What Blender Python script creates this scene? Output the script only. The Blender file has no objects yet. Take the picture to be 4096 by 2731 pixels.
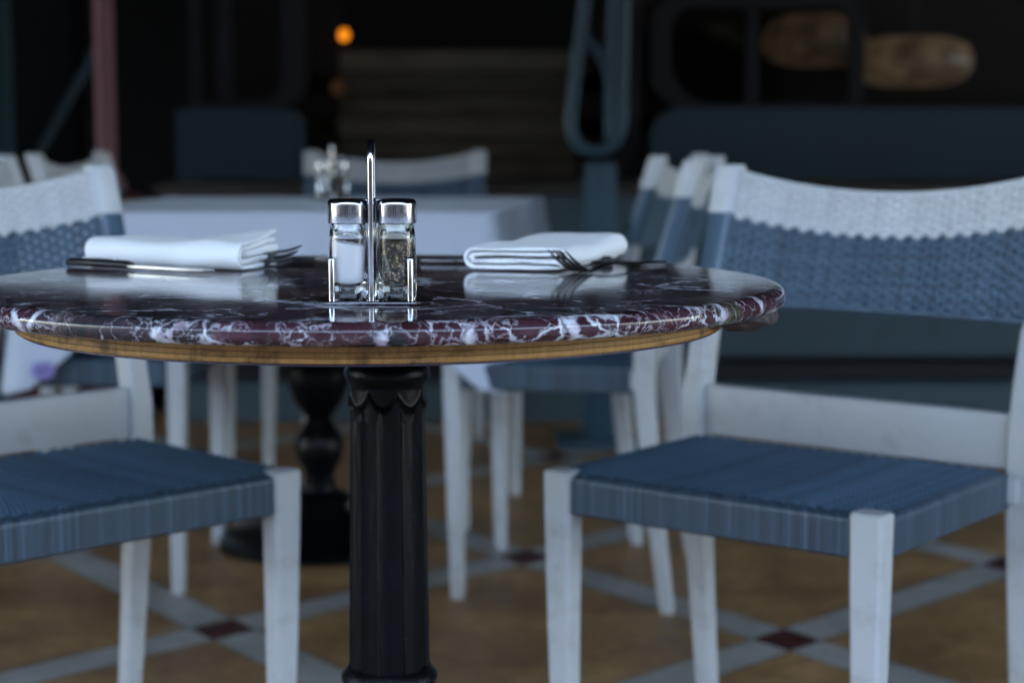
import bpy, bmesh, math, random
from mathutils import Vector, Matrix, noise
PI = math.pi
R = math.radians
random.seed(7)
scn = bpy.context.scene
col = scn.collection
H = 0.8625                      # eye height of the camera above the terrace floor

# ------------------------------------------------------------------ helpers
def tag(o, label=None, cat=None, group=None, kind=None):
    if label: o['label'] = label
    if cat: o['category'] = cat
    if group: o['group'] = group
    if kind: o['kind'] = kind
    return o

def empty(name, loc=(0, 0, 0), rz=0.0):
    o = bpy.data.objects.new(name, None)
    o.empty_display_size = 0.05
    o.location = loc
    o.rotation_euler = (0, 0, rz)
    col.objects.link(o)
    return o

def link(name, me, mat, parent=None, smooth=None):
    o = bpy.data.objects.new(name, me)
    if mat: me.materials.append(mat)
    col.objects.link(o)
    if parent: o.parent = parent
    if smooth is not None:
        for p in me.polygons: p.use_smooth = True
        if smooth < 180:
            me.set_sharp_from_angle(angle=R(smooth))
    return o

def mesh_from(name, verts, faces):
    me = bpy.data.meshes.new(name)
    me.from_pydata([tuple(v) for v in verts], [], faces)
    me.update()
    return me

def fix_normals(me):
    bm = bmesh.new(); bm.from_mesh(me)
    bmesh.ops.recalc_face_normals(bm, faces=bm.faces)
    bm.to_mesh(me); bm.free()

class MB:
    def __init__(s): s.bm = bmesh.new()
    def box(s, c, size, bevel=0.0, rot=None, seg=2):
        m = Matrix.Translation(c) @ (rot if rot else Matrix.Identity(4)) @ Matrix.Diagonal((size[0], size[1], size[2], 1))
        r = bmesh.ops.create_cube(s.bm, size=1, matrix=m)
        if bevel:
            es = list({e for v in r['verts'] for e in v.link_edges})
            bmesh.ops.bevel(s.bm, geom=es, offset=bevel, segments=seg, affect='EDGES', profile=0.6)
        return s
    def loft(s, rings, cap=True, close=True):
        vs = [[s.bm.verts.new(p) for p in r] for r in rings]
        n = len(vs[0])
        for a, b in zip(vs[:-1], vs[1:]):
            for i in range(n if close else n - 1):
                j = (i + 1) % n
                s.bm.faces.new((a[i], a[j], b[j], b[i]))
        if cap:
            s.bm.faces.new(list(reversed(vs[0]))); s.bm.faces.new(vs[-1])
        return s
    def lathe(s, prof, n=48, c=(0, 0, 0), mod=None, cap=True):
        rings = []
        for (r, z) in prof:
            rr = []
            for i in range(n):
                a = 2 * PI * i / n
                q = r if mod is None else mod(r, z, a)
                rr.append((c[0] + q * math.cos(a), c[1] + q * math.sin(a), c[2] + z))
            rings.append(rr)
        return s.loft(rings, cap)
    def tube(s, pts, rad, n=12, cap=True, rads=None):
        pts = [Vector(p) for p in pts]
        rings = []
        up = Vector((0, 0, 1))
        prev = None
        for i, p in enumerate(pts):
            t = (pts[min(i + 1, len(pts) - 1)] - pts[max(i - 1, 0)]).normalized()
            if prev is None:
                u = t.cross(up)
                if u.length < 1e-3: u = t.cross(Vector((1, 0, 0)))
                u.normalize()
            else:
                u = (prev - t * prev.dot(t)).normalized()
            prev = u
            w = t.cross(u)
            r = rads[i] if rads else rad
            rings.append([p + (u * math.cos(2 * PI * k / n) + w * math.sin(2 * PI * k / n)) * r for k in range(n)])
        return s.loft(rings, cap)
    def build(s, name, mat, parent=None, smooth=40):
        bmesh.ops.recalc_face_normals(s.bm, faces=s.bm.faces)
        me = bpy.data.meshes.new(name)
        s.bm.to_mesh(me); s.bm.free()
        return link(name, me, mat, parent, smooth)

def copy_tree(o, parent=None):
    c = o.copy(); col.objects.link(c); c.parent = parent
    for ch in [x for x in bpy.data.objects if x.parent == o]:
        if ch is not c: copy_tree(ch, c)
    return c

# ------------------------------------------------------------------ materials
def newmat(name):
    m = bpy.data.materials.new(name); m.use_nodes = True
    nt = m.node_tree
    b = nt.nodes['Principled BSDF']
    return m, nt, b
def N(nt, t, **k):
    n = nt.nodes.new(t)
    for a, v in k.items():
        if hasattr(n, a): setattr(n, a, v)
    return n
def L(nt, a, b): nt.links.new(a, b)
def setin(n, **k):
    for a, v in k.items(): n.inputs[a.replace('_', ' ')].default_value = v
def mixc(nt, fac, a, b, mode='MIX'):
    n = nt.nodes.new('ShaderNodeMix'); n.data_type = 'RGBA'; n.blend_type = mode
    for s, v in ((0, fac), (6, a), (7, b)):
        if isinstance(v, bpy.types.NodeSocket): nt.links.new(v, n.inputs[s])
        else: n.inputs[s].default_value = v if s == 0 else (v[0], v[1], v[2], 1)
    return n.outputs[2]
def math_(nt, op, a, b=None, c=None, clamp=False):
    n = nt.nodes.new('ShaderNodeMath'); n.operation = op; n.use_clamp = clamp
    for s, v in ((0, a), (1, b), (2, c)):
        if v is None: continue
        if isinstance(v, bpy.types.NodeSocket): nt.links.new(v, n.inputs[s])
        else: n.inputs[s].default_value = v
    return n.outputs[0]
def ramp(nt, fac, stops, interp='LINEAR'):
    n = nt.nodes.new('ShaderNodeValToRGB'); n.color_ramp.interpolation = interp
    e = n.color_ramp.elements
    while len(e) < len(stops): e.new(0.5)
    for q, (p, c) in zip(e, stops):
        q.position = p; q.color = (c[0], c[1], c[2], 1) if hasattr(c, '__len__') else (c, c, c, 1)
    nt.links.new(fac, n.inputs[0])
    return n.outputs[0]
def noise_t(nt, vec, scale, detail=4, rough=0.55, dist=0.0):
    n = nt.nodes.new('ShaderNodeTexNoise')
    n.inputs['Scale'].default_value = scale; n.inputs['Detail'].default_value = detail
    n.inputs['Roughness'].default_value = rough; n.inputs['Distortion'].default_value = dist
    if vec is not None: nt.links.new(vec, n.inputs['Vector'])
    return n
def bump(nt, b, height, strength=0.3, dist=0.001):
    n = nt.nodes.new('ShaderNodeBump'); n.inputs['Strength'].default_value = strength
    n.inputs['Distance'].default_value = dist
    nt.links.new(height, n.inputs['Height']); nt.links.new(n.outputs[0], b.inputs['Normal'])
def objco(nt): return nt.nodes.new('ShaderNodeTexCoord').outputs['Object']

def paint(name, c, rough=0.45, var=0.12, scale=9, spec=0.5, bmp=0.1, metal=0.0, grime=None, coat=0.0):
    m, nt, b = newmat(name)
    co = objco(nt)
    n = noise_t(nt, co, scale, 5, 0.6)
    k = math_(nt, 'MULTIPLY_ADD', n.outputs[0], 2 * var, 1 - var)
    cc = mixc(nt, 1.0, c, k, 'MULTIPLY')
    if grime:
        g = noise_t(nt, co, scale * 2.3, 6, 0.7)
        f = ramp(nt, g.outputs[0], [(0.52, 0), (0.72, 1)])
        f = math_(nt, 'MULTIPLY', f, grime[1])
        cc = mixc(nt, f, cc, grime[0])
    L(nt, cc, b.inputs['Base Color'])
    rr = math_(nt, 'MULTIPLY_ADD', n.outputs[0], 0.25, rough - 0.12)
    L(nt, rr, b.inputs['Roughness'])
    b.inputs['Metallic'].default_value = metal
    b.inputs['Specular IOR Level'].default_value = spec
    b.inputs['Coat Weight'].default_value = coat
    if bmp:
        n2 = noise_t(nt, co, scale * 30, 3, 0.6)
        bump(nt, b, n2.outputs[0], bmp, 0.0006)
    return m

M = {}
M['white_paint'] = paint('white_paint', (0.43, 0.43, 0.425), 0.42, 0.07, 11, 0.4, 0.15, grime=((0.27, 0.24, 0.20), 0.5))
M['cast_iron'] = paint('black_cast_iron', (0.0016, 0.0020, 0.0028), 0.2, 0.3, 18, 0.13, 0.7, grime=((0.005, 0.006, 0.008), 0.6))
M['steel'] = paint('brushed_steel', (0.5, 0.5, 0.51), 0.30, 0.06, 60, 0.5, 0.05, metal=1.0)
M['dark_steel'] = paint('dull_steel', (0.12, 0.122, 0.13), 0.30, 0.1, 60, 0.5, 0.05, metal=1.0)
M['black_plastic'] = paint('black_handle', (0.010, 0.010, 0.011), 0.4, 0.1, 50, 0.5, 0.05)
M['teal'] = paint('dark_teal_paint', (0.022, 0.054, 0.072), 0.5, 0.25, 2.0, 0.4, 0.1)
M['teal_iron'] = paint('teal_iron_paint', (0.028, 0.062, 0.085), 0.5, 0.12, 9, 0.4, 0.1)
M['charcoal'] = paint('charcoal_frame', (0.009, 0.0095, 0.011), 0.55, 0.2, 6, 0.3, 0.1)
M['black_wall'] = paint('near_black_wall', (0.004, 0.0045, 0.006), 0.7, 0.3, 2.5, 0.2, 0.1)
M['brown_dark'] = paint('dark_brown_panel', (0.016, 0.011, 0.007), 0.6, 0.3, 3, 0.3, 0.1)
M['pink'] = paint('dusty_pink_paint', (0.24, 0.12, 0.135), 0.7, 0.1, 10, 0.2, 0.1)
M['maroon'] = paint('maroon_paint', (0.055, 0.014, 0.018), 0.6, 0.25, 8, 0.3, 0.1)
M['ledge'] = paint('brown_ledge_stone', (0.055, 0.045, 0.038), 0.8, 0.25, 7, 0.2, 0.3)
M['awning'] = paint('dark_awning_canvas', (0.018, 0.024, 0.034), 0.9, 0.15, 3, 0.1, 0.1)

def m_chrome():
    m, nt, b = newmat('polished_chrome')
    co = objco(nt)
    s = N(nt, 'ShaderNodeMapping'); s.inputs['Scale'].default_value = (1, 1, 0.25); L(nt, co, s.inputs[0])
    n = noise_t(nt, s.outputs[0], 260, 5, 0.65)
    L(nt, ramp(nt, n.outputs[0], [(0.3, 0.045), (0.75, 0.22)]), b.inputs['Roughness'])
    b.inputs['Base Color'].default_value = (0.44, 0.45, 0.47, 1); b.inputs['Metallic'].default_value = 1
    n2 = noise_t(nt, s.outputs[0], 140, 3, 0.5)
    bump(nt, b, n2.outputs[0], 0.15, 0.0005)
    return m
M['chrome'] = m_chrome()

def m_glass(name, tint):
    m, nt, b = newmat(name)
    b.inputs['Base Color'].default_value = tint + (1,)
    b.inputs['Transmission Weight'].default_value = 1
    b.inputs['Roughness'].default_value = 0.0
    b.inputs['IOR'].default_value = 1.47
    return m
M['glass'] = m_glass('clear_glass', (1.0, 1.0, 1.0))
M['glass_dusty'] = m_glass('pepper_filmed_glass', (0.90, 0.88, 0.80))
def m_pane():
    m, nt, b = newmat('dark_window_pane')
    b.inputs['Base Color'].default_value = (0.5, 0.5, 0.5, 1)
    b.inputs['Transmission Weight'].default_value = 1
    b.inputs['Roughness'].default_value = 0.0
    b.inputs['IOR'].default_value = 1.1
    return m
M['pane'] = m_pane()

def m_salt():
    m, nt, b = newmat('white_salt')
    n = noise_t(nt, objco(nt), 1500, 4, 0.7)
    L(nt, ramp(nt, n.outputs[0], [(0.3, (0.93, 0.93, 0.93)), (0.6, (1.0, 1.0, 0.99))]), b.inputs['Base Color'])
    b.inputs['Roughness'].default_value = 0.7
    bump(nt, b, n.outputs[0], 0.7, 0.001)
    return m
M['salt'] = m_salt()
def m_pepper():
    m, nt, b = newmat('ground_pepper')
    co = objco(nt)
    v = N(nt, 'ShaderNodeTexVoronoi'); v.inputs['Scale'].default_value = 620; v.inputs['Randomness'].default_value = 1
    L(nt, co, v.inputs['Vector'])
    sep = N(nt, 'ShaderNodeSeparateColor'); L(nt, v.outputs['Color'], sep.inputs[0])
    c = ramp(nt, sep.outputs[0], [(0.0, (0.02, 0.016, 0.012)), (0.42, (0.05, 0.038, 0.028)), (0.55, (0.16, 0.115, 0.065)), (0.72, (0.36, 0.28, 0.16)), (0.9, (0.60, 0.50, 0.33)), (1.0, (0.30, 0.16, 0.10))], 'CONSTANT')
    edge = ramp(nt, v.outputs['Distance'], [(0.45, 1), (0.8, 0.25)])
    L(nt, mixc(nt, 1.0, c, edge, 'MULTIPLY'), b.inputs['Base Color'])
    b.inputs['Roughness'].default_value = 0.75
    inv = math_(nt, 'SUBTRACT', 1.0, v.outputs['Distance'])
    bump(nt, b, inv, 0.8, 0.0008)
    return m
M['pepper'] = m_pepper()

def m_marble():
    m, nt, b = newmat('red_purple_marble')
    co = objco(nt)
    off = N(nt, 'ShaderNodeMapping'); off.inputs['Location'].default_value = (1.37, 0.45, 0.2); L(nt, co, off.inputs[0])
    co = off.outputs[0]
    def distort(src, sc, amt, det=4):
        n = noise_t(nt, src, sc, det, 0.6)
        s = N(nt, 'ShaderNodeVectorMath', operation='SUBTRACT'); L(nt, n.outputs['Color'], s.inputs[0]); s.inputs[1].default_value = (0.5, 0.5, 0.5)
        q = N(nt, 'ShaderNodeVectorMath', operation='SCALE'); L(nt, s.outputs[0], q.inputs[0]); q.inputs['Scale'].default_value = amt
        a = N(nt, 'ShaderNodeVectorMath', operation='ADD'); L(nt, src, a.inputs[0]); L(nt, q.outputs[0], a.inputs[1])
        return a.outputs[0]
    d1 = distort(co, 9, 0.07); d2 = distort(d1, 45, 0.018)
    # stones of the breccia
    v = N(nt, 'ShaderNodeTexVoronoi'); v.inputs['Scale'].default_value = 12; L(nt, d2, v.inputs['Vector'])
    sep = N(nt, 'ShaderNodeSeparateColor'); L(nt, v.outputs['Color'], sep.inputs[0])
    base = ramp(nt, sep.outputs[0], [(0.0, (0.030, 0.009, 0.012)), (0.24, (0.018, 0.006, 0.014)), (0.42, (0.036, 0.011, 0.016)), (0.60, (0.010, 0.007, 0.014)),
                                     (0.74, (0.055, 0.022, 0.030)), (0.82, (0.012, 0.022, 0.022)), (0.92, (0.16, 0.085, 0.08)), (1.0, (0.03, 0.008, 0.012))], 'CONSTANT')
    cl = noise_t(nt, d1, 30, 6, 0.7)
    base = mixc(nt, ramp(nt, cl.outputs[0], [(0.35, 0), (0.72, 0.65)]), base, (0.11, 0.05, 0.07))
    # green and pink brecciated zones
    z = noise_t(nt, co, 5.5, 3, 0.6, 0.3)
    gz = ramp(nt, z.outputs[0], [(0.60, 0), (0.68, 1)])
    gtex = noise_t(nt, d2, 90, 5, 0.7)
    gcol = ramp(nt, gtex.outputs[0], [(0.35, (0.01, 0.02, 0.018)), (0.52, (0.05, 0.075, 0.035)), (0.66, (0.20, 0.24, 0.12))])
    base = mixc(nt, math_(nt, 'MULTIPLY', gz, 0.8), base, gcol)
    z2 = noise_t(nt, co, 7.5, 3, 0.6, 0.6)
    pz = ramp(nt, z2.outputs[0], [(0.24, 1), (0.36, 0)])
    ptex = noise_t(nt, d2, 75, 6, 0.75)
    pcol = ramp(nt, ptex.outputs[0], [(0.40, (0.05, 0.015, 0.02)), (0.52, (0.20, 0.12, 0.11)), (0.64, (0.48, 0.42, 0.42))])
    base = mixc(nt, math_(nt, 'MULTIPLY', pz, 0.75), base, pcol)
    # veins, three sizes
    def vein(src, sc, w0, w1, nsc, lo, hi, amt):
        e = N(nt, 'ShaderNodeTexVoronoi', feature='DISTANCE_TO_EDGE'); e.inputs['Scale'].default_value = sc; L(nt, src, e.inputs['Vector'])
        wn = noise_t(nt, co, nsc, 4, 0.65)
        w = math_(nt, 'MULTIPLY_ADD', ramp(nt, wn.outputs[0], [(lo, 0), (hi, 1)]), w1 - w0, w0)
        q = math_(nt, 'DIVIDE', e.outputs['Distance'], w)
        f = math_(nt, 'SUBTRACT', 1.35, q, clamp=True)
        mk = ramp(nt, wn.outputs[0], [(lo - 0.07, 0.0), (lo + 0.06, 1.0)])
        return math_(nt, 'MULTIPLY', math_(nt, 'MULTIPLY', f, mk), amt)
    d3 = distort(co, 17, 0.055, 6); d4 = distort(d3, 90, 0.010, 3)
    vbig = vein(d4, 10, 0.007, 0.11, 9, 0.47, 0.70, 1.0)
    vmid = vein(d4, 25, 0.008, 0.07, 13, 0.49, 0.73, 0.9)
    vthin = vein(d4, 60, 0.014, 0.07, 12, 0.45, 0.74, 0.45)
    vv = math_(nt, 'MAXIMUM', vbig, math_(nt, 'MAXIMUM', vmid, vthin))
    vc = noise_t(nt, d2, 60, 3)
    vcol = ramp(nt, vc.outputs[0], [(0.35, (0.38, 0.30, 0.36)), (0.58, (0.66, 0.69, 0.73))])
    c = mixc(nt, vv, base, vcol)
    L(nt, c, b.inputs['Base Color'])
    sm = noise_t(nt, co, 14, 5, 0.65)
    L(nt, ramp(nt, sm.outputs[0], [(0.35, 0.06), (0.75, 0.13)]), b.inputs['Roughness'])
    b.inputs['Specular IOR Level'].default_value = 0.38
    rip = noise_t(nt, co, 120, 4, 0.6)
    bump(nt, b, rip.outputs[0], 0.10, 0.0006)
    return m
M['marble'] = m_marble()

def m_ply():
    m, nt, b = newmat('plywood_edge')
    co = objco(nt)
    w = noise_t(nt, co, 6, 3, 0.6)
    sp = N(nt, 'ShaderNodeSeparateXYZ'); L(nt, co, sp.inputs[0])
    zz = math_(nt, 'ADD', sp.outputs[2], math_(nt, 'MULTIPLY', w.outputs[0], 0.004))
    k = math_(nt, 'MULTIPLY', zz, 1 / 0.0044)
    fr = math_(nt, 'FRACT', k)
    line = ramp(nt, fr, [(0.0, 0.12), (0.12, 1.0), (0.90, 1.0), (1.0, 0.12)])
    ly = math_(nt, 'FLOOR', k)
    wn = N(nt, 'ShaderNodeTexWhiteNoise', noise_dimensions='1D'); L(nt, ly, wn.inputs['W'])
    st = N(nt, 'ShaderNodeMapping'); st.inputs['Scale'].default_value = (1, 1, 0.12); L(nt, co, st.inputs[0])
    fib = noise_t(nt, st.outputs[0], 260, 4, 0.6)
    blot = noise_t(nt, co, 22, 5, 0.7)
    c = ramp(nt, fib.outputs[0], [(0.3, (0.36, 0.185, 0.05)), (0.55, (0.44, 0.235, 0.07)), (0.75, (0.50, 0.285, 0.09))])
    c = mixc(nt, 1.0, c, math_(nt, 'MULTIPLY_ADD', wn.outputs[0], 0.35, 0.75), 'MULTIPLY')
    c = mixc(nt, 1.0, c, ramp(nt, blot.outputs[0], [(0.36, 0.30), (0.50, 1.0)]), 'MULTIPLY')
    c = mixc(nt, 1.0, c, line, 'MULTIPLY')
    L(nt, c, b.inputs['Base Color']); b.inputs['Roughness'].default_value = 0.65
    bump(nt, b, math_(nt, 'ADD', fib.outputs[0], line), 0.5, 0.0008)
    return m
M['ply'] = m_ply()

def m_rock():
    m, nt, b = newmat('rough_broken_marble')
    co = objco(nt)
    n = noise_t(nt, co, 60, 8, 0.75)
    L(nt, ramp(nt, n.outputs[0], [(0.35, (0.012, 0.008, 0.009)), (0.52, (0.05, 0.035, 0.035)), (0.64, (0.18, 0.13, 0.12)), (0.74, (0.4, 0.36, 0.36))]), b.inputs['Base Color'])
    b.inputs['Roughness'].default_value = 0.38
    bump(nt, b, n.outputs[0], 0.9, 0.004)
    return m
M['rock'] = m_rock()

def m_weave(name, c, rough, var):
    m, nt, b = newmat(name)
    at = N(nt, 'ShaderNodeAttribute'); at.attribute_name = 'tone'
    k = math_(nt, 'MULTIPLY_ADD', at.outputs['Fac'], 2 * var, 1 - var)
    n = noise_t(nt, objco(nt), 30, 4)
    k2 = math_(nt, 'MULTIPLY', k, math_(nt, 'MULTIPLY_ADD', n.outputs[0], 0.3, 0.85))
    L(nt, mixc(nt, 1.0, c, k2, 'MULTIPLY'), b.inputs['Base Color'])
    b.inputs['Roughness'].default_value = rough
    return m
M['blue_weave'] = m_weave('blue_woven_cord', (0.058, 0.100, 0.146), 0.30, 0.30)
M['white_weave'] = m_weave('white_woven_cord', (0.56, 0.57, 0.57), 0.45, 0.06)

def m_wrap():
    # vertical strands wound round the seat frame; a few lie lighter than others
    m, nt, b = newmat('blue_wound_cord')
    uv = N(nt, 'ShaderNodeUVMap'); sp = N(nt, 'ShaderNodeSeparateXYZ'); L(nt, uv.outputs[0], sp.inputs[0])
    k = math_(nt, 'DIVIDE', sp.outputs[0], 0.0052)
    wn = N(nt, 'ShaderNodeTexWhiteNoise', noise_dimensions='1D'); L(nt, math_(nt, 'FLOOR', k), wn.inputs['W'])
    fr = math_(nt, 'FRACT', k)
    pr = ramp(nt, fr, [(0.0, 0.0), (0.2, 0.9), (0.5, 1.0), (0.8, 0.9), (1.0, 0.0)])
    tone = ramp(nt, wn.outputs[0], [(0.0, 0.62), (0.6, 0.95), (0.82, 1.15), (1.0, 1.55)])
    c = mixc(nt, 1.0, (0.038, 0.066, 0.098), tone, 'MULTIPLY')
    c = mixc(nt, ramp(nt, fr, [(0, 1), (0.1, 0), (0.9, 0), (1, 1)]), c, (0.02, 0.03, 0.05))
    L(nt, c, b.inputs['Base Color']); b.inputs['Roughness'].default_value = 0.4
    bump(nt, b, pr, 0.8, 0.0015)
    return m
M['blue_wrap'] = m_wrap()

def m_cloth(name, c, sc=900):
    m, nt, b = newmat(name)
    co = objco(nt)
    n = noise_t(nt, co, 5, 4)
    L(nt, mixc(nt, 1.0, c, math_(nt, 'MULTIPLY_ADD', n.outputs[0], 0.12, 0.94), 'MULTIPLY'), b.inputs['Base Color'])
    b.inputs['Roughness'].default_value = 0.85
    b.inputs['Sheen Weight'].default_value = 0.15
    w = noise_t(nt, co, sc, 2, 0.5); w2 = noise_t(nt, co, 35, 4, 0.6)
    bump(nt, b, math_(nt, 'ADD', math_(nt, 'MULTIPLY', w.outputs[0], 0.3), w2.outputs[0]), 0.35, 0.0015)
    return m
M['napkin'] = m_cloth('white_napkin_cotton', (0.90, 0.895, 0.88))
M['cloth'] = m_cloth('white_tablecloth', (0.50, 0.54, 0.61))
M['lilac'] = m_cloth('lilac_print', (0.36, 0.30, 0.62))

def m_floor():
    m, nt, b = newmat('terrace_tile')
    co = objco(nt)
    A = (0.474, 3.018); U = (-0.448, 0.614); V = (0.536, 0.546)
    det = U[0] * V[1] - U[1] * V[0]
    sp = N(nt, 'ShaderNodeSeparateXYZ'); L(nt, co, sp.inputs[0])
    dx = math_(nt, 'SUBTRACT', sp.outputs[0], A[0]); dy = math_(nt, 'SUBTRACT', sp.outputs[1], A[1])
    def lin(a, c): return math_(nt, 'ADD', math_(nt, 'MULTIPLY', dx, a), math_(nt, 'MULTIPLY', dy, c))
    s = lin(V[1] / det, -V[0] / det); t = lin(-U[1] / det, U[0] / det)
    def dist(x): # distance from the nearest whole number
        r = math_(nt, 'ROUND', x); return math_(nt, 'ABSOLUTE', math_(nt, 'SUBTRACT', x, r))
    ds, dt = dist(s), dist(t)
    hw = 0.062
    band = math_(nt, 'LESS_THAN', math_(nt, 'MINIMUM', ds, dt), hw)
    dia = math_(nt, 'LESS_THAN', math_(nt, 'MAXIMUM', ds, dt), 0.058)
    seam = math_(nt, 'MAXIMUM', math_(nt, 'LESS_THAN', math_(nt, 'ABSOLUTE', math_(nt, 'SUBTRACT', math_(nt, 'MINIMUM', ds, dt), hw)), 0.004),
                 math_(nt, 'LESS_THAN', math_(nt, 'ABSOLUTE', math_(nt, 'SUBTRACT', math_(nt, 'MAXIMUM', ds, dt), 0.06)), 0.003))
    seam = math_(nt, 'MULTIPLY', seam, 0.7)
    n1 = noise_t(nt, co, 5, 6, 0.65); n2 = noise_t(nt, co, 28, 5, 0.7)
    nn = math_(nt, 'ADD', math_(nt, 'MULTIPLY', n1.outputs[0], 0.6), math_(nt, 'MULTIPLY', n2.outputs[0], 0.4))
    tan = ramp(nt, nn, [(0.36, (0.15, 0.078, 0.033)), (0.50, (0.29, 0.155, 0.062)), (0.62, (0.44, 0.25, 0.105))])
    grey = ramp(nt, nn, [(0.36, (0.24, 0.225, 0.20)), (0.6, (0.40, 0.38, 0.345))])
    redc = ramp(nt, nn, [(0.36, (0.030, 0.004, 0.004)), (0.6, (0.075, 0.013, 0.012))])
    c = mixc(nt, band, tan, grey); c = mixc(nt, dia, c, redc)
    c = mixc(nt, seam, c, (0.07, 0.055, 0.045))
    L(nt, c, b.inputs['Base Color'])
    L(nt, ramp(nt, n1.outputs[0], [(0.3, 0.38), (0.7, 0.6)]), b.inputs['Roughness'])
    bump(nt, b, n2.outputs[0], 0.25, 0.002)
    return m
M['floor'] = m_floor()

def m_boards(name, c, pitch, gap=0.05):
    m, nt, b = newmat(name)
    co = objco(nt)
    sp = N(nt, 'ShaderNodeSeparateXYZ'); L(nt, co, sp.inputs[0])
    k = math_(nt, 'DIVIDE', sp.outputs[2], pitch)
    wn = N(nt, 'ShaderNodeTexWhiteNoise', noise_dimensions='1D'); L(nt, math_(nt, 'FLOOR', k), wn.inputs['W'])
    st = N(nt, 'ShaderNodeMapping'); st.inputs['Scale'].default_value = (0.12, 1, 1); L(nt, co, st.inputs[0])
    g = noise_t(nt, st.outputs[0], 45, 5, 0.65)
    cc = mixc(nt, 1.0, c, math_(nt, 'MULTIPLY_ADD', wn.outputs[0], 0.8, 0.6), 'MULTIPLY')
    cc = mixc(nt, 1.0, cc, ramp(nt, g.outputs[0], [(0.3, 0.6), (0.7, 1.25)]), 'MULTIPLY')
    L(nt, cc, b.inputs['Base Color']); b.inputs['Roughness'].default_value = 0.75
    return m
M['boards'] = m_boards('weathered_brown_boards', (0.17, 0.145, 0.10), 0.085)
M['slab'] = paint('teal_grey_render', (0.054, 0.082, 0.094), 0.7, 0.25, 3.5, 0.3, 0.3, grime=((0.03, 0.03, 0.028), 0.5))

def m_emit(name, c, s, base=(0.1, 0.08, 0.05)):
    m, nt, b = newmat(name)
    n = noise_t(nt, objco(nt), 9, 4, 0.6)
    L(nt, mixc(nt, 1.0, c, ramp(nt, n.outputs[0], [(0.35, 0.35), (0.65, 1.2)]), 'MULTIPLY'), b.inputs['Emission Color'])
    b.inputs['Emission Strength'].default_value = s
    b.inputs['Base Color'].default_value = base + (1,)
    return m
M['bulb'] = m_emit('amber_bulb', (1.0, 0.27, 0.008), 0.08)
M['amber_dim'] = m_emit('dim_amber_glow', (1.0, 0.42, 0.13), 0.0012, (0.02, 0.015, 0.01))  # emission stands in for lamp light mirrored on the boards
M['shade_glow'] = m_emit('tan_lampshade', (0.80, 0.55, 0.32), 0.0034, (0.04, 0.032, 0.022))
M['leaf'] = paint('olive_leaf', (0.10, 0.11, 0.03), 0.6, 0.3, 20)  # plain olive paint, no emission

# ------------------------------------------------------------------ the setting
def sheet(name, x0, x1, y0, y1, z, mat):
    me = mesh_from(name, [(x0, y0, z), (x1, y0, z), (x1, y1, z), (x0, y1, z)], [(0, 1, 2, 3)])
    return tag(link(name, me, mat), kind='structure')
sheet('floor', -60, 60, -80, 40, 0.0, M['floor'])

M['road'] = paint('grey_road', (0.22, 0.22, 0.22), 0.85, 0.15, 0.8, 0.2, 0.3)
sheet('road', -60, 60, -80, -3.2, 0.004, M['road'])

# low plinth wall right across the back of the terrace, in two courses with a dark recess
w = empty('plinth_wall', (1.2, 5.4, 0))
tag(w, 'low teal grey wall with a brown ledge behind the chairs', 'wall')
MB().box((0.55, 0.55, 0.445), (5.6, 1.1, 0.49), 0.006).build('upper_course', M['slab'], w)
MB().box((0.55, 0.62, 0.158), (5.5, 1.0, 0.078), 0.0).build('recess', M['charcoal'], w)
MB().box((0.55, 0.55, 0.058), (5.6, 1.12, 0.116), 0.006).build('lower_course', M['slab'], w)
MB().box((0.55, 0.54, 0.705), (5.64, 1.14, 0.024), 0.004).build('ledge', M['ledge'], w)

# house wall closing off the far side, its unseen height added to block the sun
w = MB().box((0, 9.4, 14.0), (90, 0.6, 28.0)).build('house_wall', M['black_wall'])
tag(w, 'near black house wall far behind the terrace in deep shade, built tall to block the sun', 'wall')
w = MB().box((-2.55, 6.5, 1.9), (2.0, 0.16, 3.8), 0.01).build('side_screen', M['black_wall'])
tag(w, 'blue black screen wall behind the pink pole at left', 'wall')

# brown boarded wall in the gap
bw = empty('boarded_wall', (-0.25, 7.0, 0))
tag(bw, 'dim brown wall of horizontal boards between the two teal booths', 'wall')
pb = MB()
z = 0.60; k = 0
while z < 1.19:
    pb.box((0.12, -0.01 * (k % 2), z + 0.04), (1.35, 0.03, 0.078), 0.004)
    z += 0.085; k += 1
pb.build('board_panel', M['boards'], bw)
MB().box((0.12, 0.06, 0.9), (1.40, 0.05, 0.62)).build('backing', M['brown_dark'], bw)

# awning over the terrace
aw = empty('awning', (0, -1.2, 2.75))
tag(aw, 'dark canvas awning stretched over the whole terrace above the tables', 'awning')
MB().box((0, 5.4, 0.03), (22, 10.8, 0.06)).build('canopy', M['awning'], aw)
MB().box((0, -0.03, -0.10), (22, 0.02, 0.26), 0.004).build('valance', M['awning'], aw)

# unseen house added across the street (in the shade of this one), behind the camera: it darkens reflections in the chrome and the marble rim
hs = empty('added_house', (0, -17, 0))
tag(hs, 'pale shaded house added unseen across the street to darken reflections', 'house')
M['ochre'] = paint('ochre_render', (0.24, 0.22, 0.20), 0.85, 0.2, 1.2, 0.2, 0.2)
M['dark_glass'] = paint('dark_shop_glass', (0.02, 0.025, 0.03), 0.15, 0.2, 2, 0.5, 0.0)
MB().box((0, -2, 3.1), (150, 4, 6.2)).build('wall', M['ochre'], hs)
for k in range(-12, 13):
    for zz in (1.35, 4.7):
        MB().box((k * 3.1 + 0.4, 0.0, zz), (2.1 if zz < 2 else 1.2, 0.06, 2.7 if zz < 2 else 1.7), 0.01).build('window', M['dark_glass'], hs)
MB().box((0, 0.25, 3.1), (150, 0.9, 0.35), 0.02).build('cornice', M['ochre'], hs)

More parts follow.
